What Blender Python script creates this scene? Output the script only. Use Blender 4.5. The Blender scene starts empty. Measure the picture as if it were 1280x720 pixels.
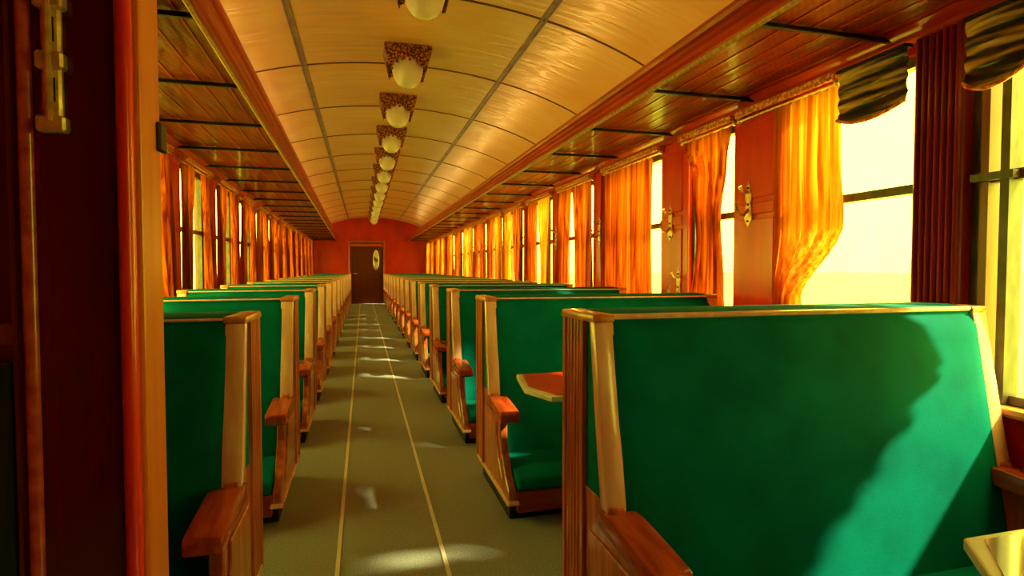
import bpy, bmesh, math, random
from mathutils import Vector, Matrix
random.seed(7)
C = bpy.context.scene.collection
sc = bpy.context.scene
PI = math.pi

# ------------------------------------------------------------------ materials
def new_mat(name):
    m = bpy.data.materials.new(name); m.use_nodes = True
    nt = m.node_tree
    return m, nt, nt.nodes['Principled BSDF']

def N(nt, t, **kw):
    n = nt.nodes.new(t)
    for k, v in kw.items():
        if k in n.inputs: n.inputs[k].default_value = v
        else: setattr(n, k, v)
    return n

def coords(nt, scale=(1, 1, 1), which='Object'):
    tc = nt.nodes.new('ShaderNodeTexCoord'); mp = nt.nodes.new('ShaderNodeMapping')
    mp.inputs['Scale'].default_value = scale
    nt.links.new(tc.outputs[which], mp.inputs['Vector'])
    return mp.outputs['Vector']

def ramp(nt, fac, stops):
    r = nt.nodes.new('ShaderNodeValToRGB')
    while len(r.color_ramp.elements) < len(stops): r.color_ramp.elements.new(0.5)
    for e, (p, c) in zip(r.color_ramp.elements, stops):
        e.position = p; e.color = (*c, 1)
    nt.links.new(fac, r.inputs['Fac'])
    return r.outputs['Color']

def bump(nt, b, h, strength, dist=0.01):
    n = nt.nodes.new('ShaderNodeBump')
    n.inputs['Strength'].default_value = strength; n.inputs['Distance'].default_value = dist
    nt.links.new(h, n.inputs['Height']); nt.links.new(n.outputs['Normal'], b.inputs['Normal'])

def noise_mat(name, c1, c2, scale=(1, 1, 1), nscale=5, rough=.4, bstr=0.0, detail=4, metallic=0, coat=0, p=(.35, .7), bdist=.004, spec=.5):
    m, nt, b = new_mat(name)
    v = coords(nt, scale)
    n = N(nt, 'ShaderNodeTexNoise', Scale=nscale, Detail=detail)
    nt.links.new(v, n.inputs['Vector'])
    nt.links.new(ramp(nt, n.outputs['Fac'], [(p[0], c1), (p[1], c2)]), b.inputs['Base Color'])
    b.inputs['Roughness'].default_value = rough
    b.inputs['Metallic'].default_value = metallic
    b.inputs['Coat Weight'].default_value = coat
    b.inputs['Coat Roughness'].default_value = .12
    b.inputs['Specular IOR Level'].default_value = spec
    if bstr: bump(nt, b, n.outputs['Fac'], bstr, bdist)
    return m

M = {}
M['bench_wood'] = noise_mat('bench_wood', (.34, .055, .018), (.66, .18, .06), (14, 14, 1.4), 3, .28, .15, coat=.4)
M['trim_wood_lit'] = noise_mat('trim_wood_lit', (.84, .44, .36), (.97, .66, .62), (12, 12, 1.2), 3, .24, .1, coat=.6)  # pale tone puts the varnish highlight of the front trims into the colour
M['cap_wood'] = noise_mat('cap_wood', (.50, .15, .05), (.78, .32, .13), (12, 3, 12), 3, .3, .1, coat=.4)
M['arm_wood'] = noise_mat('arm_wood', (.36, .036, .010), (.58, .090, .024), (14, 2, 14), 3, .25, .1, coat=.5)
M['rail_red'] = noise_mat('rail_red', (.32, .018, .012), (.45, .03, .018), (2, 8, 8), 3, .35)
M['wall_red'] = noise_mat('wall_red', (.66, .018, .006), (.82, .036, .010), (5, 5, .9), 3, .28, .12, coat=.3)
M['end_red'] = noise_mat('end_red', (.40, .006, .003), (.52, .010, .004), (2, 2, 1), 2, .4)
M['dark_red'] = noise_mat('dark_red', (.075, .006, .008), (.13, .010, .012), (6, 6, .8), 3, .3, .08, coat=.4)
M['post_red'] = noise_mat('post_red', (.045, .0016, .0014), (.08, .0028, .002), (7, 7, .5), 3, .16, .05, coat=.6)
M['pillar_red'] = noise_mat('pillar_red', (.20, .009, .05), (.31, .018, .10), (6, 6, .8), 3, .32, .05, coat=.3)
M['orange_wood_lit'] = noise_mat('orange_wood_lit', (.55, .12, .010), (.68, .19, .020), (12, 12, .8), 3, .35)  # orange tone carries the light falling on the post's aisle side
M['rack_wood'] = noise_mat('rack_wood', (.34, .018, .006), (.50, .040, .010), (9, .8, 9), 3, .32, .1, coat=.15, spec=.25)
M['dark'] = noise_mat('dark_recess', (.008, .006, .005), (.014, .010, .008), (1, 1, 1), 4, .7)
M['iron'] = noise_mat('dark_iron', (.02, .014, .012), (.04, .028, .022), (4, 4, 4), 5, .4, metallic=.6)
M['brass'] = noise_mat('brass', (.62, .40, .14), (.95, .74, .40), (8, 8, 8), 6, .3, .3, metallic=.6)
M['gilt'] = noise_mat('gilt_carving', (.62, .11, .05), (1.0, .50, .30), (16, 16, 16), 3.5, .4, .9, metallic=.35, p=(.42, .62), bdist=.02)
M['filigree'] = noise_mat('filigree', (.07, .010, .004), (.55, .24, .08), (30, 30, 30), 2.5, .4, .9, metallic=.4, p=(.45, .6), bdist=.01)
M['window_metal'] = noise_mat('window_metal', (.045, .038, .034), (.13, .10, .08), (5, 5, 2), 5, .4, .1)
M['window_wood'] = noise_mat('window_wood', (.16, .03, .012), (.28, .07, .025), (8, 8, 1), 3, .35)
M['sill_cream'] = noise_mat('sill_wood', (.62, .25, .09), (.78, .38, .16), (8, 1, 8), 3, .35)
M['shade'] = noise_mat('shade_satin', (.030, .018, .010), (.62, .42, .16), (1.5, 1.5, 22), 1.6, .3, .1, p=(.46, .62))
M['strip'] = noise_mat('aisle_strip', (.70, .62, .70), (.84, .76, .85), (2, 1, 1), 8, .5)
M['table_edge'] = noise_mat('table_edge', (.66, .62, .62), (.80, .76, .78), (3, 3, 3), 6, .3, coat=.3)
M['table_red'] = noise_mat('table_red', (.50, .018, .012), (.62, .030, .020), (3, 3, 3), 3, .3, coat=.2)
M['table_gloss'] = noise_mat('table_gloss', (.16, .014, .010), (.24, .03, .02), (2, 2, 2), 3, .08, coat=1.0, spec=.9)
M['globe'] = noise_mat('lamp_glass', (.66, .62, .40), (.76, .72, .50), (3, 3, 3), 3, .25, coat=.4)
M['seam'] = noise_mat('ceiling_seam', (.10, .035, .008), (.18, .07, .015), (2, 2, 2), 3, .4)
M['track'] = noise_mat('ceiling_track', (.16, .10, .03), (.30, .21, .07), (2, 2, 2), 3, .35)

def velvet():
    m, nt, b = new_mat('green_velvet')
    v = coords(nt, (1, 1, 1))
    n = N(nt, 'ShaderNodeTexNoise', Scale=5.0, Detail=5)
    nt.links.new(v, n.inputs['Vector'])
    nt.links.new(ramp(nt, n.outputs['Fac'], [(.3, (.0, .125, .17)), (.72, (.0, .20, .28))]), b.inputs['Base Color'])
    b.inputs['Roughness'].default_value = .75
    b.inputs['Sheen Weight'].default_value = 0
    b.inputs['Specular IOR Level'].default_value = .04
    b.inputs['Sheen Roughness'].default_value = .4
    b.inputs['Sheen Tint'].default_value = (.1, .9, .45, 1)
    f = N(nt, 'ShaderNodeTexNoise', Scale=260.0, Detail=2)
    nt.links.new(v, f.inputs['Vector'])
    bump(nt, b, f.outputs['Fac'], .25, .002)
    return m
M['velvet'] = velvet()

def curtain_mat(name, c1, c2, trans):
    m, nt, b = new_mat(name)
    out = nt.nodes['Material Output']
    nt.nodes.remove(b)
    v = coords(nt, (42, 42, .7))
    n = N(nt, 'ShaderNodeTexNoise', Scale=1.2, Detail=3)
    nt.links.new(v, n.inputs['Vector'])
    col = ramp(nt, n.outputs['Fac'], [(.35, c1), (.68, c2)])  # vertical dark streaks put the shade of the folds into the cloth colour
    d = nt.nodes.new('ShaderNodeBsdfDiffuse'); t = nt.nodes.new('ShaderNodeBsdfTranslucent')
    nt.links.new(col, d.inputs['Color']); nt.links.new(col, t.inputs['Color'])
    mx = N(nt, 'ShaderNodeMixShader'); mx.inputs[0].default_value = trans
    nt.links.new(d.outputs[0], mx.inputs[1]); nt.links.new(t.outputs[0], mx.inputs[2])
    nt.links.new(mx.outputs[0], out.inputs['Surface'])
    return m
M['curtain'] = curtain_mat('orange_curtain', (.22, .018, .0015), (.62, .13, .010), .42)
M['curtain_light'] = curtain_mat('amber_curtain', (.50, .11, .008), (.84, .38, .05), .52)

def glass():
    m, nt, b = new_mat('window_glass')
    out = nt.nodes['Material Output']; nt.nodes.remove(b)
    t = nt.nodes.new('ShaderNodeBsdfTransparent'); t.inputs['Color'].default_value = (.97, .98, .94, 1)
    g = nt.nodes.new('ShaderNodeBsdfGlossy'); g.inputs['Roughness'].default_value = .02
    mx = nt.nodes.new('ShaderNodeMixShader')
    mx.inputs[0].default_value = .04; nt.links.new(t.outputs[0], mx.inputs[1]); nt.links.new(g.outputs[0], mx.inputs[2])
    nt.links.new(mx.outputs[0], out.inputs['Surface'])
    return m
M['glass'] = glass()

def ceiling_mat():
    m, nt, b = new_mat('ceiling_gold_paint')
    v = coords(nt, (1.0, 1.6, 1.0))
    n = N(nt, 'ShaderNodeTexNoise', Scale=1.3, Detail=4, Distortion=.6)
    nt.links.new(v, n.inputs['Vector'])
    nt.links.new(ramp(nt, n.outputs['Fac'], [(.3, (.92, .54, .14)), (.7, (1.0, .74, .26))]), b.inputs['Base Color'])
    b.inputs['Roughness'].default_value = .33
    b.inputs['Metallic'].default_value = .25
    b.inputs['Specular IOR Level'].default_value = .8
    b.inputs['Coat Weight'].default_value = .5; b.inputs['Coat Roughness'].default_value = .1
    v2 = coords(nt, (1.2, 9.0, 1.2))
    w = N(nt, 'ShaderNodeTexNoise', Scale=1.5, Detail=2, Distortion=.5)
    nt.links.new(v2, w.inputs['Vector'])
    bump(nt, b, w.outputs['Fac'], .45, .02)
    bn = [x for x in nt.nodes if x.type == 'BUMP'][0]
    nt.links.new(bn.outputs['Normal'], b.inputs['Coat Normal'])
    return m
M['ceiling'] = ceiling_mat()

def mesh_rack():
    # perforated reddish bronze sheet under the luggage racks
    m, nt, b = new_mat('rack_mesh')
    v = coords(nt, (60, 60, 60))
    ch = N(nt, 'ShaderNodeTexChecker', Scale=1.0)
    nt.links.new(v, ch.inputs['Vector'])
    v2 = coords(nt, (3, .9, 3))
    n = N(nt, 'ShaderNodeTexNoise', Scale=3.0, Detail=4); nt.links.new(v2, n.inputs['Vector'])
    c = ramp(nt, n.outputs['Fac'], [(.35, (.17, .007, .004)), (.7, (.32, .018, .008))])
    mx = nt.nodes.new('ShaderNodeMixRGB'); mx.blend_type = 'MULTIPLY'; mx.inputs[0].default_value = .55
    nt.links.new(c, mx.inputs[1]); nt.links.new(ch.outputs['Color'], mx.inputs[2])
    ch.inputs['Color1'].default_value = (1, 1, 1, 1); ch.inputs['Color2'].default_value = (.35, .3, .3, 1)
    nt.links.new(mx.outputs[0], b.inputs['Base Color'])
    b.inputs['Roughness'].default_value = .42; b.inputs['Metallic'].default_value = 0; b.inputs['Specular IOR Level'].default_value = .2
    b.inputs['Coat Weight'].default_value = .07
    w = N(nt, 'ShaderNodeTexNoise', Scale=7.0, Detail=2); nt.links.new(coords(nt, (3, .6, 3)), w.inputs['Vector'])
    bump(nt, b, w.outputs['Fac'], .5, .02)
    return m
M['rack_mesh'] = mesh_rack()

def carpet():
    m, nt, b = new_mat('carpet')
    v = coords(nt, (1, 1, 1))
    n = N(nt, 'ShaderNodeTexNoise', Scale=160.0, Detail=3); nt.links.new(v, n.inputs['Vector'])
    nt.links.new(ramp(nt, n.outputs['Fac'], [(.3, (.16, .17, .24)), (.7, (.34, .35, .50))]), b.inputs['Base Color'])
    b.inputs['Roughness'].default_value = .75
    bump(nt, b, n.outputs['Fac'], .4, .003)
    return m
M['carpet'] = carpet()
M['field'] = noise_mat('field_grass', (.60, .68, .19), (.74, .76, .26), (.06, .06, .06), 2, .95, spec=.1)
M['foliage'] = noise_mat('distant_foliage', (.12, .17, .05), (.22, .27, .09), (.3, .3, .3), 3, .95, spec=.1)

# ------------------------------------------------------------------ mesh helpers
class MB:
    def __init__(s): s.bm = bmesh.new()
    def box(s, x0, x1, y0, y1, z0, z1):
        c = [s.bm.verts.new((x, y, z)) for x in (x0, x1) for y in (y0, y1) for z in (z0, z1)]
        for f in ((0,1,3,2),(4,6,7,5),(0,4,5,1),(2,3,7,6),(0,2,6,4),(1,5,7,3)):
            s.bm.faces.new([c[i] for i in f])
        return s
    def prism(s, pts, axis, a, b):
        def P(p, t):
            if axis == 'x': return (t, p[0], p[1])
            if axis == 'y': return (p[0], t, p[1])
            return (p[0], p[1], t)
        A = [s.bm.verts.new(P(p, a)) for p in pts]; B = [s.bm.verts.new(P(p, b)) for p in pts]
        s.bm.faces.new(A); s.bm.faces.new(B[::-1])
        n = len(pts)
        for i in range(n): s.bm.faces.new((A[i], A[(i+1) % n], B[(i+1) % n], B[i]))
        return s
    def tube(s, pts, r, seg=8, cap=True):
        pts = [Vector(p) for p in pts]; rings = []
        for i, p in enumerate(pts):
            d = (pts[min(i+1, len(pts)-1)] - pts[max(i-1, 0)]).normalized()
            u = d.cross(Vector((0, 0, 1)))
            if u.length < 1e-3: u = d.cross(Vector((1, 0, 0)))
            u.normalize(); v = d.cross(u)
            rr = r[i] if isinstance(r, (list, tuple)) else r
            rings.append([s.bm.verts.new(p + (u*math.cos(2*PI*k/seg) + v*math.sin(2*PI*k/seg))*rr) for k in range(seg)])
        for a, b in zip(rings, rings[1:]):
            for k in range(seg): s.bm.faces.new((a[k], a[(k+1) % seg], b[(k+1) % seg], b[k]))
        if cap: s.bm.faces.new(rings[0][::-1]); s.bm.faces.new(rings[-1])
        return s
    def lathe(s, prof, seg=24, c=(0, 0, 0)):
        rings = []
        for r, z in prof:
            if r < 1e-5: rings.append([s.bm.verts.new((c[0], c[1], c[2]+z))])
            else: rings.append([s.bm.verts.new((c[0]+r*math.cos(2*PI*k/seg), c[1]+r*math.sin(2*PI*k/seg), c[2]+z)) for k in range(seg)])
        for a, b in zip(rings, rings[1:]):
            for k in range(seg):
                k2 = (k+1) % seg
                if len(a) == 1 and len(b) == 1: continue
                if len(a) == 1: s.bm.faces.new((a[0], b[k2], b[k]))
                elif len(b) == 1: s.bm.faces.new((a[k], a[k2], b[0]))
                else: s.bm.faces.new((a[k], a[k2], b[k2], b[k]))
        return s
    def grid(s, f, nu, nv):
        V = [[s.bm.verts.new(f(i/nu, j/nv)) for j in range(nv+1)] for i in range(nu+1)]
        for i in range(nu):
            for j in range(nv): s.bm.faces.new((V[i][j], V[i+1][j], V[i+1][j+1], V[i][j+1]))
        return s
    def build(s, name, mat, parent=None, bevel=0, seg=2, smooth=False, solid=0):
        bm = s.bm
        bmesh.ops.recalc_face_normals(bm, faces=bm.faces)
        if bevel:
            es = [e for e in bm.edges if len(e.link_faces) == 2 and e.calc_face_angle(0) > .5]
            bmesh.ops.bevel(bm, geom=es, offset=bevel, segments=seg, affect='EDGES', profile=.5, clamp_overlap=True)
        me = bpy.data.meshes.new(name); bm.to_mesh(me); bm.free()
        if smooth:
            me.polygons.foreach_set('use_smooth', [True]*len(me.polygons))
            try: me.set_sharp_from_angle(angle=math.radians(40))
            except Exception: pass
        me.materials.append(M[mat] if isinstance(mat, str) else mat)
        o = bpy.data.objects.new(name, me); C.objects.link(o)
        if parent is not None: o.parent = parent
        return o

def thing(name, label, cat, loc=(0, 0, 0), group=None):
    o = bpy.data.objects.new(name, None); C.objects.link(o)
    o.empty_display_size = .1
    o.location = loc; o['label'] = label; o['category'] = cat
    if group: o['group'] = group
    return o
def tag(o, label, cat, group=None, kind=None):
    o['label'] = label; o['category'] = cat
    if group: o['group'] = group
    if kind: o['kind'] = kind
    return o
def struct(o, label, cat='wall'):
    o['kind'] = 'structure'; o['label'] = label; o['category'] = cat
    return o
def copy_tree(o, parent=None, **kw):
    c = o.copy(); C.objects.link(c); c.parent = parent
    for k, v in kw.items():
        if k == 'loc': c.location = v
        else: c[k] = v
    for ch in list(o.children): copy_tree(ch, c)
    return c

ORD = ['first','second','third','fourth','fifth','sixth','seventh','eighth','ninth','tenth','eleventh','twelfth','thirteenth','fourteenth','fifteenth','sixteenth','seventeenth']

# ------------------------------------------------------------------ layout
Y0, Y1 = -1.3, 18.3
XR = 2.0                                   # inner face of right wall
def XL(y): return -1.25 - .0150*y          # inner face of left wall
def RL(y): return -.455 - .0155*y          # front edge of left rack
RR = 1.30                                  # front edge of right rack
CX, CA, CB, CT = .34, 2.15, 1.10, 2.72     # vault
def vault(x): return CT - CB*(1 - math.sqrt(max(0, 1 - ((x-CX)/CA)**2)))

# ------------------------------------------------------------------ floor, ceiling, ends
struct(MB().box(-1.75, 2.2, Y0-.1, Y1+.1, -.08, 0).build('floor', 'carpet'), 'olive grey carpeted floor of the railway carriage aisle', 'floor')
inner = [(x, vault(x)) for x in [CX-1.95+3.66*i/48 for i in range(49)]]
outer = [(x+(x-CX)*.02, z+.06) for x, z in inner][::-1]
struct(MB().prism(inner+outer, 'y', Y0-.1, Y1+.1).build('ceiling', 'ceiling', smooth=True), 'glossy gold painted barrel vaulted ceiling', 'ceiling')

def arc_strip(x0, x1, y, w, name, mat, h=.006):
    xs = [x0+(x1-x0)*i/40 for i in range(41)]
    return MB().prism([(x, vault(x)+.003) for x in xs]+[(x, vault(x)-h) for x in xs][::-1], 'y', y-w/2, y+w/2).build(name, mat, smooth=True)
n = 1
ys = [4.57-1.2*k for k in range(1, 5)][::-1] + [4.57+1.2*k for k in range(0, 12)]
for y in ys:
    struct(arc_strip(CX-1.55, CX+1.55, y, .014, 'trim_%d' % n, 'seam'), 'thin dark seam moulding arching across the gold ceiling', 'moulding'); n += 1
for x, side in ((-.42, 'left'), (1.10, 'right')):
    z = vault(x)
    tr = MB()
    for dx in (-.016, .016): tr.tube([(x+dx, Y0, vault(x+dx)-.004), (x+dx, Y1, vault(x+dx)-.004)], .007, 6)
    tr.box(x-.014, x+.014, Y0, Y1, z-.004, z+.02)
    struct(tr.build('trim_%d' % n, 'track'), 'long double metal track running down the %s half of the ceiling' % side, 'moulding'); n += 1

# end wall with door opening (door x -.44 .. .68, z 0..1.98)
DX0, DX1, DZ = -.38, .62, 1.93
top = [(x, vault(x)+.02) for x in [CX-1.9+3.6*i/40 for i in range(41)]]
ew = MB()
ew.prism([(-1.6, 0), (DX0, 0), (DX0, DZ), (DX1, DZ), (DX1, 0), (2.05, 0)] + top[::-1], 'y', Y1, Y1+.08)
struct(ew.build('wall_end', 'end_red'), 'bright red end wall around the far vestibule door', 'wall')
fr = MB()
fr.box(DX0-.06, DX0, Y1-.03, Y1+.08, 0, DZ+.06).box(DX1, DX1+.06, Y1-.03, Y1+.08, 0, DZ+.06).box(DX0, DX1, Y1-.03, Y1+.08, DZ, DZ+.06)
struct(fr.build('trim_%d' % n, 'arm_wood', bevel=.008), 'pale wooden casing round the far door', 'door frame'); n += 1
door = struct(MB().box(DX0, DX1, Y1+.03, Y1+.10, 0, DZ).build('door_1', 'dark_red'), 'dark vestibule door with oval glass at the end of the aisle', 'door')
ov = [(.40+.075*math.cos(a*PI/16), 1.38+.30*math.sin(a*PI/16)) for a in range(32)]
MB().prism(ov, 'y', Y1+.015, Y1+.03).build('oval_pane', noise_mat('oval_pane_glass', (.18, .14, .14), (.60, .56, .54), (1, 1, 1), 7, .08, p=(.4, .55)), door, smooth=True)
ring = MB()
pts = [(.40+.085*math.cos(a*PI/20), Y1+.018, 1.38+.31*math.sin(a*PI/20)) for a in range(41)]
ring.tube(pts, .009, 6, cap=False).build('pane_rim', 'brass', door)
MB().box(DX0+.02, DX1-.02, Y1+.012, Y1+.03, DZ-.12, DZ-.04).build('header_panel', 'arm_wood', door)
MB().tube([(DX0+.10, Y1+.03, .95), (DX0+.10, Y1-.01, .95), (DX0+.19, Y1-.01, .95)], .012, 8).build('door_handle', 'brass', door)
MB().box(DX0+.14, DX1-.14, Y1+.018, Y1+.03, .18, .82).build('lower_panel', 'dark_red', door, bevel=.006)

topb = [(x, vault(x)+.02) for x in [CX-1.75+3.5*i/30 for i in range(31)]]
struct(MB().prism([(-1.45, 0), (2.05, 0)]+topb[::-1], 'y', Y0-.08, Y0).build('wall_back', 'dark_red'), 'dark red wall behind the viewer', 'wall')

# ------------------------------------------------------------------ windows layout
SILL, HEAD = .66, 1.90
WR = [(.80, 1.46), (1.63, 2.29), (2.70, 3.14), (3.48, 4.33)]
y = 4.66
while y + .8 < Y1 - .2:
    WR.append((y, y+.82)); y += 1.12
WL = []
y = 3.55
while y > 2.2: y -= 1.12
WL0 = y + 1.12
y = WL0
while y + .8 < Y1 - .2:
    WL.append((y, y+.74)); y += 1.12

def build_wall(side):
    T = .08
    sgn = 1 if side == 'right' else -1
    xf = (lambda y: XR) if side == 'right' else XL
    W = WR if side == 'right' else WL
    mb = MB()
    def blk(ya, yb, za, zb, o=0, t=T):
        a, b = xf(ya), xf(yb)
        pts = [(a - sgn*o, ya), (b - sgn*o, yb), (b + sgn*t, yb), (a + sgn*t, ya)]
        mb.prism(pts, 'z', za, zb)
    blk(Y0-.08, Y1+.08, 0, SILL)
    blk(Y0-.08, Y1+.08, HEAD, 2.42)
    prev = Y0-.08
    for a, b in ([(-.95, -.45)] if side == 'right' else []) + W: blk(prev, a, SILL, HEAD); prev = b
    blk(prev, Y1+.08, SILL, HEAD)
    o = mb.build('wall_'+side, 'wall_red')
    return struct(o, 'varnished red wood %s side wall with windows' % side, 'wall')
build_wall('right'); build_wall('left')

# mouldings along the walls: sill ledge and cornice
for side in ('right', 'left'):
    sgn = 1 if side == 'right' else -1
    xf = (lambda y: XR) if side == 'right' else XL
    def run(prof, name, mat, lab):
        global n
        m = MB(); A = []; B = []
        for dx, z in prof:
            A.append(m.bm.verts.new((xf(Y0) - sgn*dx, Y0, z))); B.append(m.bm.verts.new((xf(Y1) - sgn*dx, Y1, z)))
        m.bm.faces.new(A); m.bm.faces.new(B[::-1])
        k = len(prof)
        for i in range(k): m.bm.faces.new((A[i], A[(i+1) % k], B[(i+1) % k], B[i]))
        struct(m.build('trim_%d' % n, mat), lab, 'moulding'); n += 1
    run([(-.02, SILL-.03), (.035, SILL-.03), (.04, SILL-.02), (.04, SILL-.004), (.03, SILL), (-.02, SILL)], 's', 'sill_cream', 'honey coloured window sill ledge along the %s wall' % side)
    run([(0, 1.935), (.012, 1.935), (.03, 1.95), (.03, 1.965), (.055, 1.975), (.075, 1.985), (.075, 2.0), (0, 2.0)], 'c', 'rack_wood', 'stepped cornice moulding under the %s luggage rack' % side)

# windows: frame, mullion, panes
def window(num, a, b, side, cat_lab):
    sgn = 1 if side == 'right' else -1
    xf = (lambda y: XR) if side == 'right' else XL
    def X(y, d): return xf(y) + sgn*d
    fr = MB(); w = .030
    def bar(ya, yb, za, zb, d0=.015, d1=.055):
        fr.prism([(X(ya, d0), ya), (X(yb, d0), yb), (X(yb, d1), yb), (X(ya, d1), ya)], 'z', za, zb)
    bar(a, a+w, SILL, HEAD); bar(b-w, b, SILL, HEAD); bar(a+w, b-w, SILL, SILL+.03); bar(a+w, b-w, HEAD-.04, HEAD)
    o = struct(fr.build('window_%d' % num, 'window_metal'), cat_lab, 'window')
    mm = MB()
    def bar2(ya, yb, za, zb, d0, d1):
        mm.prism([(X(ya, d0), ya), (X(yb, d0), yb), (X(yb, d1), yb), (X(ya, d1), ya)], 'z', za, zb)
    bar2(a+w, b-w, 1.385, 1.42, .010, .05)
    mm.build('mullion', 'window_metal', o)
    p = MB()
    p.prism([(X(a+w, .033), a+w), (X(b-w, .033), b-w), (X(b-w, .037), b-w), (X(a+w, .037), a+w)], 'z', SILL+.03, HEAD-.04)
    p.build('pane', 'glass', o)
    return o
wn = 1
for i, (a, b) in enumerate(WR):
    o = window(wn, a, b, 'right', '%s window from the front in the right wall' % ORD[i] if i < 17 else 'window'); wn += 1
    if i == 0:
        MB().box(XR+.0, XR+.06, 1.395, 1.42, SILL, HEAD).build('jamb_bar', 'window_wood', o)
        MB().box(XR-.012, XR+.05, 1.325, 1.352, SILL, HEAD).build('jamb_bar', 'window_metal', o)
        MB().box(XR-.02, XR+.012, 1.31, 1.44, 1.39, 1.415).build('latch', 'window_metal', o)
window(wn, -.95, -.45, 'right', 'added unseen right wall window behind the viewpoint, lighting the bench fronts'); wn += 1  # out of view, added to throw light on the bench fronts
for i, (a, b) in enumerate(WL):
    window(wn, a, b, 'left', '%s window from the front in the left wall' % ORD[i]); wn += 1

# fluted pilaster on the right between the first two windows
fl = []
ya, yb = 1.455, 1.635
nf = 7
pts = [(XR+.01, ya), (XR-.03, ya)]
for k in range(nf):
    c0 = ya+.006+(yb-ya-.012)*k/nf; wd = (yb-ya-.012)/nf
    for t in range(7):
        a = PI*t/6
        pts.append((XR-.032-.014*math.sin(a), c0+wd*.08+wd*.84*(1-math.cos(a))/2))
pts += [(XR-.03, yb), (XR+.01, yb)]
pil = struct(MB().prism(pts, 'z', SILL, 1.935).build('trim_%d' % n, 'pillar_red', smooth=True), 'dark crimson fluted pilaster between the two nearest right windows', 'pilaster'); n += 1

# raised panels on the piers
def pier_panel(side, a, b):
    global n
    sgn = 1 if side == 'right' else -1
    xf = (lambda y: XR) if side == 'right' else XL
    m = MB()
    def slab(y0, y1, z0, z1, d):
        m.prism([(xf(y0)+sgn*.004, y0), (xf(y1)+sgn*.004, y1), (xf(y1)-sgn*d, y1), (xf(y0)-sgn*d, y0)], 'z', z0, z1)
    w = b-a
    slab(a+.005, b-.005, SILL, 1.93, .014)
    slab(a+w*.2, b-w*.16, 1.47, 1.86, .022); slab(a+w*.2, b-w*.16, .75, 1.36, .022); slab(a+w*.2, b-w*.16, 1.385, 1.445, .020)
    struct(m.build('trim_%d' % n, 'wall_red', bevel=.004, seg=1), 'raised red wood panelling on the pier between two %s windows' % side, 'panelling'); n += 1
piersR = [(WR[i][1], WR[i+1][0]) for i in range(1, len(WR)-1)]
piersL = [(WL[i][1], WL[i+1][0]) for i in range(0, len(WL)-1)]
for a, b in piersR: pier_panel('right', a, b)
for a, b in piersL: pier_panel('left', a, b)

# ------------------------------------------------------------------ coat hooks
def hook_proto():
    t = thing('coat_hook', '', 'hook')
    # local: -x points into the room; plate in the y-z plane
    out = [(.0, .105), (.006, .085), (.014, .078), (.011, .06), (.020, .045), (.020, .02), (.012, .008), (.020, -.01), (.020, -.04), (.026, -.055), (.018, -.075), (.008, -.085), (0, -.10)]
    prof = out + [(-p, q) for p, q in out[1:-1][::-1]]
    MB().prism(prof, 'x', 0, -.008).build('backplate', 'brass', t, bevel=.002, seg=1)
    MB().tube([(-.006, 0, -.02), (-.03, 0, -.045), (-.055, 0, -.04), (-.068, 0, -.01), (-.062, 0, .012)], [.007, .007, .006, .006, .009], 8).build('hook_arm', 'brass', t, smooth=True)
    MB().tube([(-.006, 0, .05), (-.035, 0, .055), (-.05, 0, .075)], [.006, .006, .009], 8).build('hook_arm', 'brass', t, smooth=True)
    for z in (.07, -.07, .0): MB().lathe([(0, -.005), (.005, -.003), (.006, 0), (.005, .003), (0, .005)], 8, (-.009, 0, z)).build('screw', 'iron', t)
    return t
hk = hook_proto(); used = False
hooks = [(XR-.016, 2.56, 1.44, 'brass coat hook on the wide red panel beside the amber curtain'),
         (XR-.016, 3.34, 1.40, 'brass coat hook on the narrow red pier behind the split orange curtain'),
         (XR-.016, 4.50, 1.42, 'brass coat hook on the dark red pier by the broad pleated curtain'),
         (XR-.016, 3.235, .98, 'low brass hook near the bench top beside the split orange curtain')]
for k in range(0, 5):
    a, b = piersR[3+k]
    hooks.append((XR-.016, (a+b)/2, 1.42, '%s brass coat hook from the far right pier row' % ORD[k]))
for i, (x, y, z, lab) in enumerate(hooks):
    if i == 0: h = hk
    else: h = copy_tree(hk)
    h.location = (x, y, z); h.scale = (1.2, 1.25, 1.25); h['label'] = lab; h['group'] = 'brass coat hooks on the right wall'
h = hk
for i in range(5):
    a, b = WR[4+i][1], WR[5+i][0]
for i, o in enumerate([o for o in C.objects if o.name.startswith('coat_hook') and o.get('category')][4:]):
    o['label'] = 'brass coat hook on the %s pier beyond the broad pleated curtain, right wall' % ORD[i]

# ------------------------------------------------------------------ pelmets, rods, curtains
def pelmet(side, a, b, lab):
    sgn = 1 if side == 'right' else -1
    xf = (lambda y: XR) if side == 'right' else XL
    ym = (a+b)/2; L = (b-a)/2+.04
    t = thing('curtain_pelmet', lab, 'pelmet', (xf(ym), ym, 1.90), 'carved pelmets over the %s windows' % side)
    t.rotation_euler[2] = 0 if side == 'right' else math.atan(.0150)
    m = MB().box(-sgn*.075, -sgn*.055, -L, L, .0, .035).box(-sgn*.055, -sgn*.01, -L, -L+.02, .0, .035).box(-sgn*.055, -sgn*.01, L-.02, L, .0, .035)
    m.build('carved_board', 'gilt', t, bevel=.004, seg=1)
    r = MB().tube([(-sgn*.04, -L, -.01), (-sgn*.04, L, -.01)], .007, 8)
    r.build('rod', 'brass', t, smooth=True)
    for yy in (-L, L): MB().lathe([(0, -.014), (.010, -.01), (.014, 0), (.010, .01), (0, .014)], 10, (-sgn*.04, yy, -.01)).build('finial', 'brass', t, smooth=True)

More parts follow.
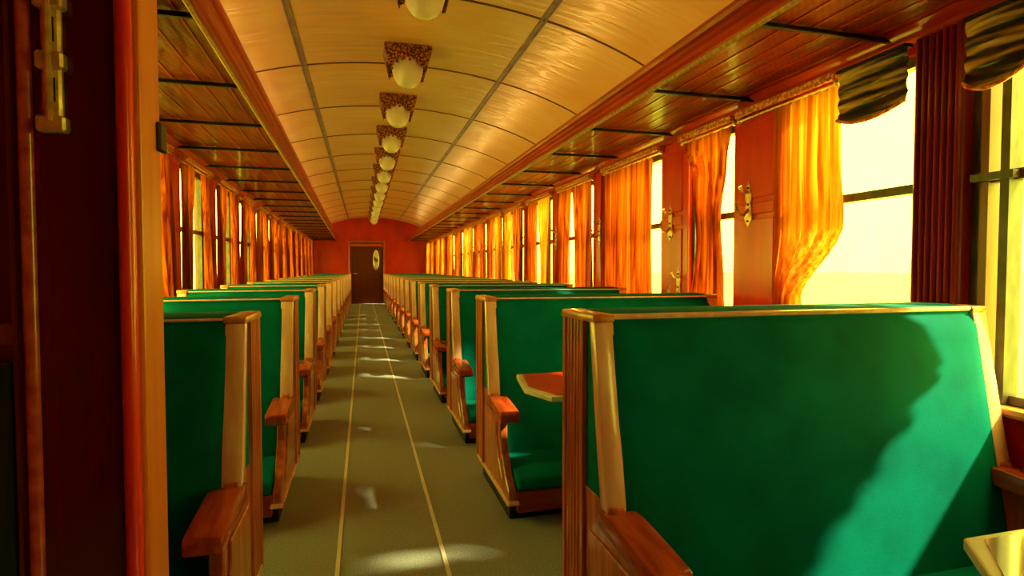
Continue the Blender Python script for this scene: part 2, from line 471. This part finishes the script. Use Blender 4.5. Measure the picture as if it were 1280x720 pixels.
def curtain(side, f0, f1, mat, lab, seed, folds=7, amp=.026, ztop=1.878, zbot=.672):
    """f0, f1: edge position along y as a function of t (0 at top .. 1 at bottom)"""
    rnd = random.Random(seed)
    sgn = 1 if side == 'right' else -1
    xf = (lambda y: XR) if side == 'right' else XL
    ph = [rnd.uniform(0, 6.28) for _ in range(4)]
    base_y = (f0(0)+f1(0))/2
    def P(u, v):
        t = v
        uu = u + .02*math.sin(2*PI*u*2+ph[0])*(.3+t)
        y = f0(t) + (f1(t)-f0(t))*uu
        z = ztop + (zbot-ztop)*t
        g = amp*(.6+.5*t)
        d = .045 + g*math.sin(2*PI*folds*u+ph[1]+.7*math.sin(3*t+ph[2])) + .4*g*math.sin(2*PI*folds*1.7*u+ph[3]+1.1*t)
        return (xf(y) - sgn*min(max(d, .014), .082), y, z)
    m = MB().grid(P, folds*7, 20)
    o = m.build('curtain', mat, smooth=True)
    return tag(o, lab, 'curtain', 'orange curtains on the %s wall' % side)

def lin(*kp):
    # smooth piecewise interpolation through (t, value)
    def f(t):
        for (a, va), (b, vb) in zip(kp, kp[1:]):
            if t <= b:
                s = (t-a)/(b-a); s = s*s*(3-2*s)
                return va+(vb-va)*s
        return kp[-1][1]
    return f

for i, (a, b) in enumerate(WR):
    if i < 2: continue
    pelmet('right', a, b, 'carved gilt pelmet over the %s right window from the front' % ORD[i])
pelmet('right', 2.02, 2.58, 'carved gilt pelmet over the wide amber curtain and red panel')
for i, (a, b) in enumerate(WL): pelmet('left', a, b, 'carved gilt pelmet over the %s left window from the front' % ORD[i])

# W1: single light curtain drawn to the far side, pulled in at the bottom
curtain('right', lin((0, 1.965), (.25, 1.965), (.48, 1.945), (.78, 2.20), (1, 2.24)), lin((0, 2.34), (1, 2.33)), 'curtain_light', 'broad amber curtain beside the bare window, sweeping inward at its foot', 11, 7)
curtain('right', lin((0, .76), (1, .80)), lin((0, 1.24), (1, 1.235)), 'curtain', 'added out-of-view orange curtain shading the near end of the nearest right window', 10, 6, zbot=1.0)  # unseen curtain added to cut the sun patch on the first bench
# W2: curtain between two bright gaps
curtain('right', lin((0, 2.68), (.15, 2.73), (.4, 2.79), (.7, 2.76), (1, 2.73)), lin((0, 3.15), (.2, 3.02), (.5, 2.97), (.85, 3.03), (1, 3.08)), 'curtain', 'split orange curtain with a bright gap either side, beyond the red panel', 12, 5)
# W3
curtain('right', lin((0, 3.56), (.5, 3.57), (1, 3.55)), lin((0, 4.40), (1, 4.38)), 'curtain', 'broad pleated orange curtain filling the fourth window', 14, 11, .024)
SC0 = [(.55, .42), (.36, .30), (.42, .36), (.33, .44), (.46, .30), (.34, .38), (.4, .34), (.44, .36), (.38, .4), (.36, .36), (.4, .4), (.4, .4), (.4, .4), (.4, .4)]
SC = [(p*min(1, .68/(p+q)), q*min(1, .68/(p+q))) for p, q in SC0]
for i, (a, b) in enumerate(WR[4:]):
    w = b-a; s0, s1 = SC[i % len(SC)]
    nm = ORD[i+4]
    mt = 'curtain'
    curtain('right', lin((0, a-.04), (1, a-.04)), lin((0, a+w*(s0+.08)), (.5, a+w*s0), (1, a+w*(s0-.05))), 'curtain_light' if i % 2 else mt, 'near-side orange curtain of the %s right window from the front' % nm, 30+i, 5)
    curtain('right', lin((0, b-w*(s1+.08)), (.5, b-w*s1), (1, b-w*(s1+.03))), lin((0, b+.04), (1, b+.04)), 'curtain_light' if (i+1) % 3 == 0 else mt, 'far-side orange curtain of the %s right window from the front' % nm, 60+i, 5)
for i, (a, b) in enumerate(WL):
    w = b-a; s0, s1 = [.82*q for q in SC[(i+3) % len(SC)]]
    if i in (0, 1, 2): s0, s1 = .24, .20
    nm = ORD[i]
    curtain('left', lin((0, a-.04), (1, a-.04)), lin((0, a+w*(s0+.10)), (.5, a+w*(s0-.08)), (1, a+w*(s0-.16))), 'curtain', 'near-side orange curtain of the %s left window from the front' % nm, 90+i, 5)
    curtain('left', lin((0, b-w*(s1+.10)), (.5, b-w*(s1-.05)), (1, b-w*(s1-.12))), lin((0, b+.04), (1, b+.04)), 'curtain', 'far-side orange curtain of the %s left window from the front' % nm, 120+i, 5)

# swagged dark shades on the two near right windows
def swag(a, b, lab, zt=1.93, drop=.24):
    t = thing('window_shade', lab, 'shade', (XR-.02, (a+b)/2, zt), 'dark swagged shades')
    L = (b-a)/2
    def P(u, v):
        y = -L+2*L*u
        sag = 1-(2*u-1)**2
        z = -drop*(v*(.84+.16*sag))
        bulge = .028+.030*abs(math.sin(PI*3.5*v))*(.35+.65*sag)
        return (-bulge, y, z)
    MB().grid(P, 20, 42).build('draped_cloth', 'shade', t, smooth=True)
    pts = []
    for k in range(21):
        u = k/20; p = P(u, 1); pts.append((p[0]-.004, p[1], p[2]-.004))
    MB().tube(pts, .007, 6).build('hem', 'gilt', t)
    MB().box(-.05, -.012, -L, L, -.012, .0).build('headrail', 'iron', t)
swag(1.645, 1.955, 'dark satin swag shade left of the fluted pilaster', 1.93, .24)
swag(1.26, 1.44, 'dark satin swag shade right of the fluted pilaster', 1.93, .25)

# ------------------------------------------------------------------ luggage racks
def rack(side):
    sgn = 1 if side == 'right' else -1
    t = thing('luggage_rack', 'reddish lattice-bottomed luggage rack along the %s wall' % side, 'luggage rack', (0, 0, 0), 'luggage racks')
    xf = (lambda y: XR) if side == 'right' else XL
    ef = (lambda y: RR) if side == 'right' else RL
    def ext(prof, mat, name, ref, par=t, bevel=0):
        m = MB(); A = []; B = []
        for dx, z in prof:
            A.append(m.bm.verts.new((ref(Y0)+sgn*dx, Y0, z))); B.append(m.bm.verts.new((ref(Y1)+sgn*dx, Y1, z)))
        m.bm.faces.new(A); m.bm.faces.new(B[::-1]); k = len(prof)
        for i in range(k): m.bm.faces.new((A[i], A[(i+1) % k], B[(i+1) % k], B[i]))
        return m.build(name, mat, par)
    # fascia with three steps
    ext([(.0, 2.065), (-.006, 2.045), (0, 2.03), (.012, 2.022), (.012, 2.005), (.022, 1.995), (.022, 1.978), (.034, 1.968), (.05, 1.968), (.05, 2.065)], 'rack_wood', 'fascia', ef)
    ext([(.050, 1.958), (.058, 1.952), (.066, 1.958), (.066, 1.972), (.05, 1.972)], 'brass', 'gilt_bead', ef)
    # underside sheet
    m = MB()
    m.prism([(ef(Y0)+sgn*.04, Y0), (ef(Y1)+sgn*.04, Y1), (xf(Y1)-sgn*.002, Y1), (xf(Y0)-sgn*.002, Y0)], 'z', 1.992, 2.004)
    m.build('lattice_panel', 'rack_mesh', t)
    # long battens
    k = MB()
    for f in (.16, .30, .44, .58, .72, .86):
        def xx(y): return ef(y) + (xf(y)-ef(y))*f
        k.prism([(xx(Y0)-.004, Y0), (xx(Y0)+.004, Y0), (xx(Y1)+.004, Y1), (xx(Y1)-.004, Y1)], 'z', 1.988, 1.994)
    k.build('battens', 'rack_wood', t)
    y = -.6 if side == 'right' else -.15
    while y < Y1-.2:
        MB().box(min(ef(y)+sgn*.05, xf(y)-sgn*.03), max(ef(y)+sgn*.05, xf(y)-sgn*.03), y-.011, y+.011, 1.966, 1.984).build('cross_bar', 'iron', t, bevel=.003, seg=1)
        y += .78
    return t
rack('right'); rack('left')

def cove(side):  # unseen glowing tubes, added to brighten the vault
    t = thing('ceiling_fill', 'added warm fill light tube hidden in the %s luggage rack under the vault' % side, 'lamp', (0, 0, 0), 'added fill light tubes on the racks')
    ef = (lambda y: RR+.15) if side == 'right' else (lambda y: RL(y)-.30)
    y = Y0+.3; k = 0
    g, gnt, gb = new_mat('fill_glow_'+side); gb.inputs['Base Color'].default_value = (1, .8, .5, 1)
    gb.inputs['Emission Color'].default_value = (1, .64, .17, 1); gb.inputs['Emission Strength'].default_value = 5.5 if side == 'right' else 10
    MB().tube([(ef(Y0+.2), Y0+.2, 2.034), (ef(Y1-.2), Y1-.2, 2.034)], .013, 10).build('fill_tube', g, t, smooth=True)
    m = MB(); m.prism([(ef(Y0+.15)-.03, Y0+.15), (ef(Y0+.15)+.03, Y0+.15), (ef(Y1-.15)+.03, Y1-.15), (ef(Y1-.15)-.03, Y1-.15)], 'z', 2.004, 2.016)
    m.build('fill_base', 'iron', t)
cove('right'); cove('left')

# ------------------------------------------------------------------ ceiling lamps
def lamp_proto():
    t = thing('ceiling_lamp', '', 'lamp')
    z = 0
    fr = MB().box(-.17, .17, -.125, .125, -.016, .03)
    fr.build('ceiling_plate', 'filigree', t, bevel=.006, seg=1)
    # pierced sloping skirt: four filigree brackets at corners and scalloped sides
    sk = MB()
    T, B_ = .168, .128; Ty, By = .124, .122; z0, z1 = -.012, -.165
    ns = 16
    for side in range(4):
        for k in range(ns):
            u0, u1 = -1+2*k/ns, -1+2*(k+1)/ns
            um = (u0+u1)/2
            depth = .46+.54*abs(um)**2.2 + .07*math.sin(um*19)
            def pt(u, d, off=0):
                w = (T+(B_-T)*d-off) ; h = (Ty+(By-Ty)*d-off); zz = z0+(z1-z0)*d
                return [(u*w, -h, zz), (w, u*h, zz), (-u*w, h, zz), (-w, -u*h, zz)][side]
            a = [sk.bm.verts.new(pt(u, d)) for u, d in ((u0, 0), (u1, 0), (u1, depth), (u0, depth))]
            b = [sk.bm.verts.new(pt(u, d, .006)) for u, d in ((u0, 0), (u1, 0), (u1, depth), (u0, depth))]
            sk.bm.faces.new(a); sk.bm.faces.new(b[::-1])
            for q in range(4): sk.bm.faces.new((a[q], a[(q+1) % 4], b[(q+1) % 4], b[q]))
    sk.build('filigree_skirt', 'filigree', t)
    MB().lathe([(.112, -.016), (.118, -.06), (.116, -.11), (.108, -.155), (.092, -.20), (.064, -.235), (.028, -.252), (0, -.255)], 32).build('glass_bowl', 'globe', t, smooth=True)
    MB().lathe([(.117, -.018), (.121, -.022), (.121, -.032), (.117, -.036)], 32).build('rim_ring', 'brass', t, smooth=True)
    return t
lp = lamp_proto()
for i in range(13):
    y = 3.06+1.2*i
    o = lp if i == 0 else copy_tree(lp)
    o.location = (.33, y, vault(.33)-.028)
    o['label'] = 'ceiling lamp with frosted bowl and pierced square plate, %s from the front' % ORD[i]
    o['group'] = 'ceiling lamps down the vault'

# ------------------------------------------------------------------ aisle strips
for x, s in ((-.10, 'left'), (.29, 'right')):
    o = MB().box(x-.0075, x+.0075, Y0, Y1-.05, -.002, .004).build('aisle_strip', 'strip')
    tag(o, 'thin pale strip along the %s side of the aisle carpet' % s, 'floor strip', 'pale strips on the aisle floor')

# ------------------------------------------------------------------ benches
def bench(W, sgn, H=.96):
    """aisle edge at local x = 0, extends towards sgn*W; back face y = 0, faces -y"""
    t = thing('bench_seat', '', 'bench')
    def bx(m, u0, u1, *r):
        a, b = sorted((sgn*u0, sgn*u1)); return m.box(a, b, *r)
    def pr(m, prof, u0, u1): return m.prism(prof, 'x', sgn*u0, sgn*u1)
    SX = lambda z: -.24 - (.95-z)*.17       # slanted front line of the back
    for wallside in (0, 1):
        A = (lambda u: u) if not wallside else (lambda u: W-u)
        # lower end panel
        prof = [(-.012, .10), (-.012, .50), (SX(.44)-.01, .50), (SX(.44)-.02, .44), (-.485, .435), (-.500, .40), (-.505, .33), (-.535, .27), (-.60, .19), (-.655, .145), (-.675, .10)]
        m = MB(); pr(m, prof, A(.010), A(.046))
        ep = m.build('end_panel', 'bench_wood', t, bevel=.004, seg=1)
        ins = [(-.20, .16), (-.20, .39), (-.45, .39), (-.455, .33), (-.50, .24), (-.57, .16)]
        m = MB(); pr(m, ins, A(.003), A(.012)); m.build('raised_panel', 'bench_wood', ep, bevel=.004, seg=1)
        lo = MB(); pr(lo, [(0, .088), (0, .108), (-.68, .108), (-.69, .098), (-.68, .088)], A(.0), A(.052)); lo.build('base_moulding', 'trim_wood_lit', ep, bevel=.003, seg=1)
        # fluted rear post
        pts = [(A(.05)*sgn, 0.0), (A(.004)*sgn, 0.0), (A(.0)*sgn, -.006), (A(.0)*sgn, -.024)]
        nf = 5
        for k in range(nf):
            c0 = -.026-(.124)*k/nf; wd = .124/nf
            for q in range(5):
                a = PI*q/4
                pts.append((A(.004-.0055*math.sin(a)+.0045)*sgn, c0-wd*.08-wd*.84*(1-math.cos(a))/2))
        pts += [(A(.0)*sgn, -.152), (A(.0)*sgn, -.164), (A(.05)*sgn, -.164)]
        MB().prism(pts, 'z', .10, H-.022).build('rear_post', 'bench_wood', t, smooth=False)
        # slanted front trim
        ft = [(SX(H-.02)+.032, H-.02), (SX(H-.02)-.004, H-.02), (SX(.70)-.006, .70), (SX(.485)-.010, .485), (SX(.485)+.034, .485), (SX(.70)+.036, .70)]
        m = MB(); pr(m, ft, A(.0), A(.056)); m.build('front_trim', 'trim_wood_lit', t, bevel=.006, smooth=True)
        # armrest
        ar = [(SX(.5)+.03, .462), (SX(.5)+.03, .484), (-.36, .488), (-.50, .474), (-.575, .464), (-.583, .456), (-.583, .425), (-.575, .415), (-.47, .425), (SX(.5)+.03, .436)]
        m = MB(); pr(m, ar, A(-.006), A(.084)); m.build('armrest', 'arm_wood', t, bevel=.007, smooth=True)
        # cap block over the post
        m = MB(); pr(m, [(.004, H-.024), (.004, H-.010), (-.008, H), (SX(H)-.004, H), (SX(H)-.010, H-.010), (SX(H)-.008, H-.022)], A(-.003), A(.060)); m.build('post_cap', 'cap_wood', t, bevel=.005, smooth=True)
    # back upholstery with softly bulging face
    def backpt(u, v):
        pass
    cu = MB()
    u0, u1 = .012, W-.012
    zt = H-.014; zb = .17
    def face(u, v):
        uu = u0+(u1-u0)*u; z = zb+(zt-zb)*v
        e = min(min(u, 1-u)*(u1-u0)/.06, 1); e = math.sin(e*PI/2)
        e2 = min((zt-z)/.04, 1); e2 = math.sin(max(0, e2)*PI/2)
        bul = .022*e*e2 - .0
        return (sgn*uu, SX(z)+.014-bul-.006*math.sin(PI*u)*math.sin(PI*v), z)
    cu.grid(face, 34, 18)
    cu.bm.verts.ensure_lookup_table()
    # body behind the face
    cu.prism([(SX(zt)+.016, zt), (SX(zb)+.016, zb), (-.012, zb-.05), (-.012, zt-.02), (-.03, zt)], 'x', sgn*u0, sgn*u1)
    cu.build('back_cushion', 'velvet', t, smooth=True)
    # top roll + piping
    m = MB(); pr(m, [(-.006, H-.026), (-.004, H-.010), (-.02, H), (-.12, H+.004), (-.215, H), (-.232, H-.008), (-.232, H-.026)], .056, W-.056)
    m.build('top_roll', 'velvet', t, smooth=True)
    MB().tube([(sgn*.05, SX(H)+.004, H-.008), (sgn*(W-.05), SX(H)+.004, H-(.008 if H > .97 else .012))], .008 if H > .97 else .004, 8).build('top_rail', 'trim_wood_lit', t, smooth=True)
    # seat cushion
    m = MB(); pr(m, [(-.25, .14), (-.25, .215), (-.45, .222), (-.62, .216), (-.665, .205), (-.68, .185), (-.675, .16), (-.66, .14)], .050, W-.050)
    m.build('seat_cushion', 'velvet', t, bevel=.012, smooth=True)
    m = MB(); pr(m, [(-.64, .05), (-.64, .142), (-.668, .142), (-.668, .05)], .048, W-.048); m.build('front_rail', 'rail_red', t, bevel=.004, seg=1)
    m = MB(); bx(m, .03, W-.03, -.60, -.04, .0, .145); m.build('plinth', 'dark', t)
    return t

benR = bench(1.31, 1); benL = bench(.84, -1)
first = bench(1.37, 1, .980)
XBR, XBL = .583, -.335
RY = [1.60] + [2.95+1.1*k for k in range(14)]
LY = [2.03+1.15*k for k in range(14)]
first.location = (XBR, 1.60, 0)
first['label'] = 'large green velvet bench nearest the viewer on the right, sunlit back'
first['group'] = 'green velvet benches right of the aisle'
for i, y in enumerate(RY):
    if i == 0: continue
    o = benR if i == 1 else copy_tree(benR)
    o.location = (XBR, y, 0)
    o['label'] = ('green velvet bench behind the red-topped table, second in the right row' if i == 1 else
                  'green velvet bench, %s from the front in the right row' % ORD[i])
    o['group'] = 'green velvet benches right of the aisle'
for i, y in enumerate(LY):
    o = benL if i == 0 else copy_tree(benL)
    o.location = (XBL, y, 0)
    o['label'] = ('shadowed green velvet bench nearest the viewer on the left, beside the dark post' if i == 0 else
                  'green velvet bench, %s from the front in the left row' % ORD[i])
    o['group'] = 'green velvet benches left of the aisle'

# ------------------------------------------------------------------ tables
def table(pts, zt, top, lab, group='fold-out tables'):
    """polygon pts in x,y ; attached to the right wall"""
    xs = [p[0] for p in pts]; ys_ = [p[1] for p in pts]
    t = thing('table', lab, 'table', (0, 0, 0), group)
    MB().prism(pts, 'z', zt-.022, zt-.001).build('table_edge', 'table_edge', t, bevel=.004)
    cx = sum(xs)/len(xs); cy = sum(ys_)/len(ys_)
    ins = []
    for x, y in pts:
        dx = min(.022, abs(x-cx)); dy = min(.018, abs(y-cy))
        ins.append((x+(dx if x < cx else -dx), y+(dy if y < cy else -dy)))
    MB().prism(ins, 'z', zt-.003, zt+.002).build('table_top', top, t)
    ym = cy
    MB().tube([(max(xs)-.75, ym, zt-.02), (max(xs)-.70, ym, zt-.04), (XR-.02, ym, zt-.36)], .014, 8).build('support_arm', 'iron', t, smooth=True)
    MB().box(XR-.025, XR+.002, ym-.05, ym+.05, zt-.42, zt-.02).build('wall_bracket', 'iron', t, bevel=.004, seg=1)
    return t
table([(.63, 2.30), (.585, 2.02), (.64, 1.86), (1.96, 1.86), (1.96, 2.30)], .65, 'table_red', 'red topped fold-out table between the two nearest right benches')
table([(.97, .70), (.80, .50), (.80, .36), (1.96, .30), (1.96, .70)], .65, 'table_gloss', 'glossy cream-edged table corner at the lower right of the view')

# ------------------------------------------------------------------ near left post and partition
pp = thing('partition_post', 'dark red varnished post with orange lit edge and brass bolt at the left foreground', 'post', (0, 0, 0))
MB().box(-.405, -.300, .845, .930, 0, 2.68).build('stile', 'post_red', pp, bevel=.006)
MB().box(-.304, -.286, .858, .935, 0, 2.68).build('edge_board', 'orange_wood_lit', pp, bevel=.004)
MB().tube([(-.300, .846, 0), (-.300, .846, 2.66)], .010, 10).build('edge_bead', 'wall_red', pp, smooth=True)  # bright red bead stands in for the highlight along this edge
MB().tube([(-.410, .850, 0), (-.410, .850, 2.66)], .010, 10).build('edge_bead', 'arm_wood', pp, smooth=True)
MB().box(-.288, -.280, .915, .945, 1.27, 1.312).build('strike_plate', 'iron', pp, bevel=.003, seg=1)
BX = -.377
bolt = MB().box(BX-.011, BX+.011, .836, .847, 1.275, 1.62).build('brass_bolt', 'brass', pp, bevel=.003, seg=1)
for z0, z1, w_ in ((1.272, 1.292, .0165), (1.350, 1.372, .0155), (1.425, 1.445, .0165), (1.52, 1.54, .0155)):
    MB().box(BX-w_, BX+w_, .830, .847, z0, z1).build('collar', 'brass', bolt, bevel=.003, seg=1)
MB().tube([(BX, .832, 1.285), (BX, .832, 1.44)], .0045, 8).build('bolt_rod', 'brass', bolt, smooth=True)
for z0 in (1.31, 1.385): MB().box(BX-.005, BX+.005, .8345, .838, z0, z0+.03).build('slot', 'dark', bolt)

pt = thing('partition_panel', 'black-green partition panel left of the dark red post', 'partition', (0, 0, 0))
MB().box(-1.258, -.412, .880, .905, 0, 2.50).build('panel', 'dark_red', pt)
MB().box(-1.20, -.445, .870, .882, .10, .98).build('lower_upholstery', noise_mat('dark_green_panel', (.002, .030, .012), (.004, .05, .02), (2, 2, 2), 3, .6), pt, bevel=.006)
MB().box(-1.22, -.437, .866, .882, 1.00, 1.03).box(-.442, -.432, .866, .882, .1, 2.4).build('beading', 'window_wood', pt, bevel=.003, seg=1)

# ------------------------------------------------------------------ outside
struct(MB().box(-300, 300, -300, 300, -1.3, -1.2).build('ground', 'field'), 'pale sunlit grass field outside the windows', 'ground')

# ------------------------------------------------------------------ light
w = bpy.data.worlds.new('world'); sc.world = w; w.use_nodes = True
nt = w.node_tree; bg = nt.nodes['Background']
tc = nt.nodes.new('ShaderNodeTexCoord'); sp = nt.nodes.new('ShaderNodeSeparateXYZ')
nt.links.new(tc.outputs['Generated'], sp.inputs[0])
c = ramp(nt, sp.outputs['Z'], [(.0, (1, 1, .07)), (.12, (1, .97, .08)), (.6, (1.0, .95, .085))])
nt.links.new(c, bg.inputs['Color']); bg.inputs['Strength'].default_value = 5.4

sun = bpy.data.lights.new('sun', 'SUN'); sun.energy = 9; sun.angle = math.radians(3); sun.color = (1, .88, .24)
so = bpy.data.objects.new('sun', sun); C.objects.link(so)
d = Vector((-1, .45, -.92))
so.rotation_euler = d.to_track_quat('-Z', 'Y').to_euler()

# ------------------------------------------------------------------ camera
cam = bpy.data.cameras.new('camera'); co = bpy.data.objects.new('camera', cam); C.objects.link(co)
f = 700.0
cam.sensor_width = 36; cam.lens = 36*f/1280; cam.clip_start = .02; cam.clip_end = 1000
co.location = (0, 0, 1.10)
yaw = math.atan(186/f); pitch = math.atan(24/f)
co.rotation_euler = (PI/2-pitch, 0, -yaw)
sc.camera = co
sc.view_settings.view_transform = 'Standard'
sc.view_settings.look = 'None'
sc.view_settings.exposure = 0.95
sc.view_settings.gamma = 1
sc.view_settings.use_curve_mapping = False
sc.cycles.max_bounces = 10
sc.cycles.diffuse_bounces = 6
sc.cycles.transparent_max_bounces = 16
sc.cycles.sample_clamp_indirect = 8
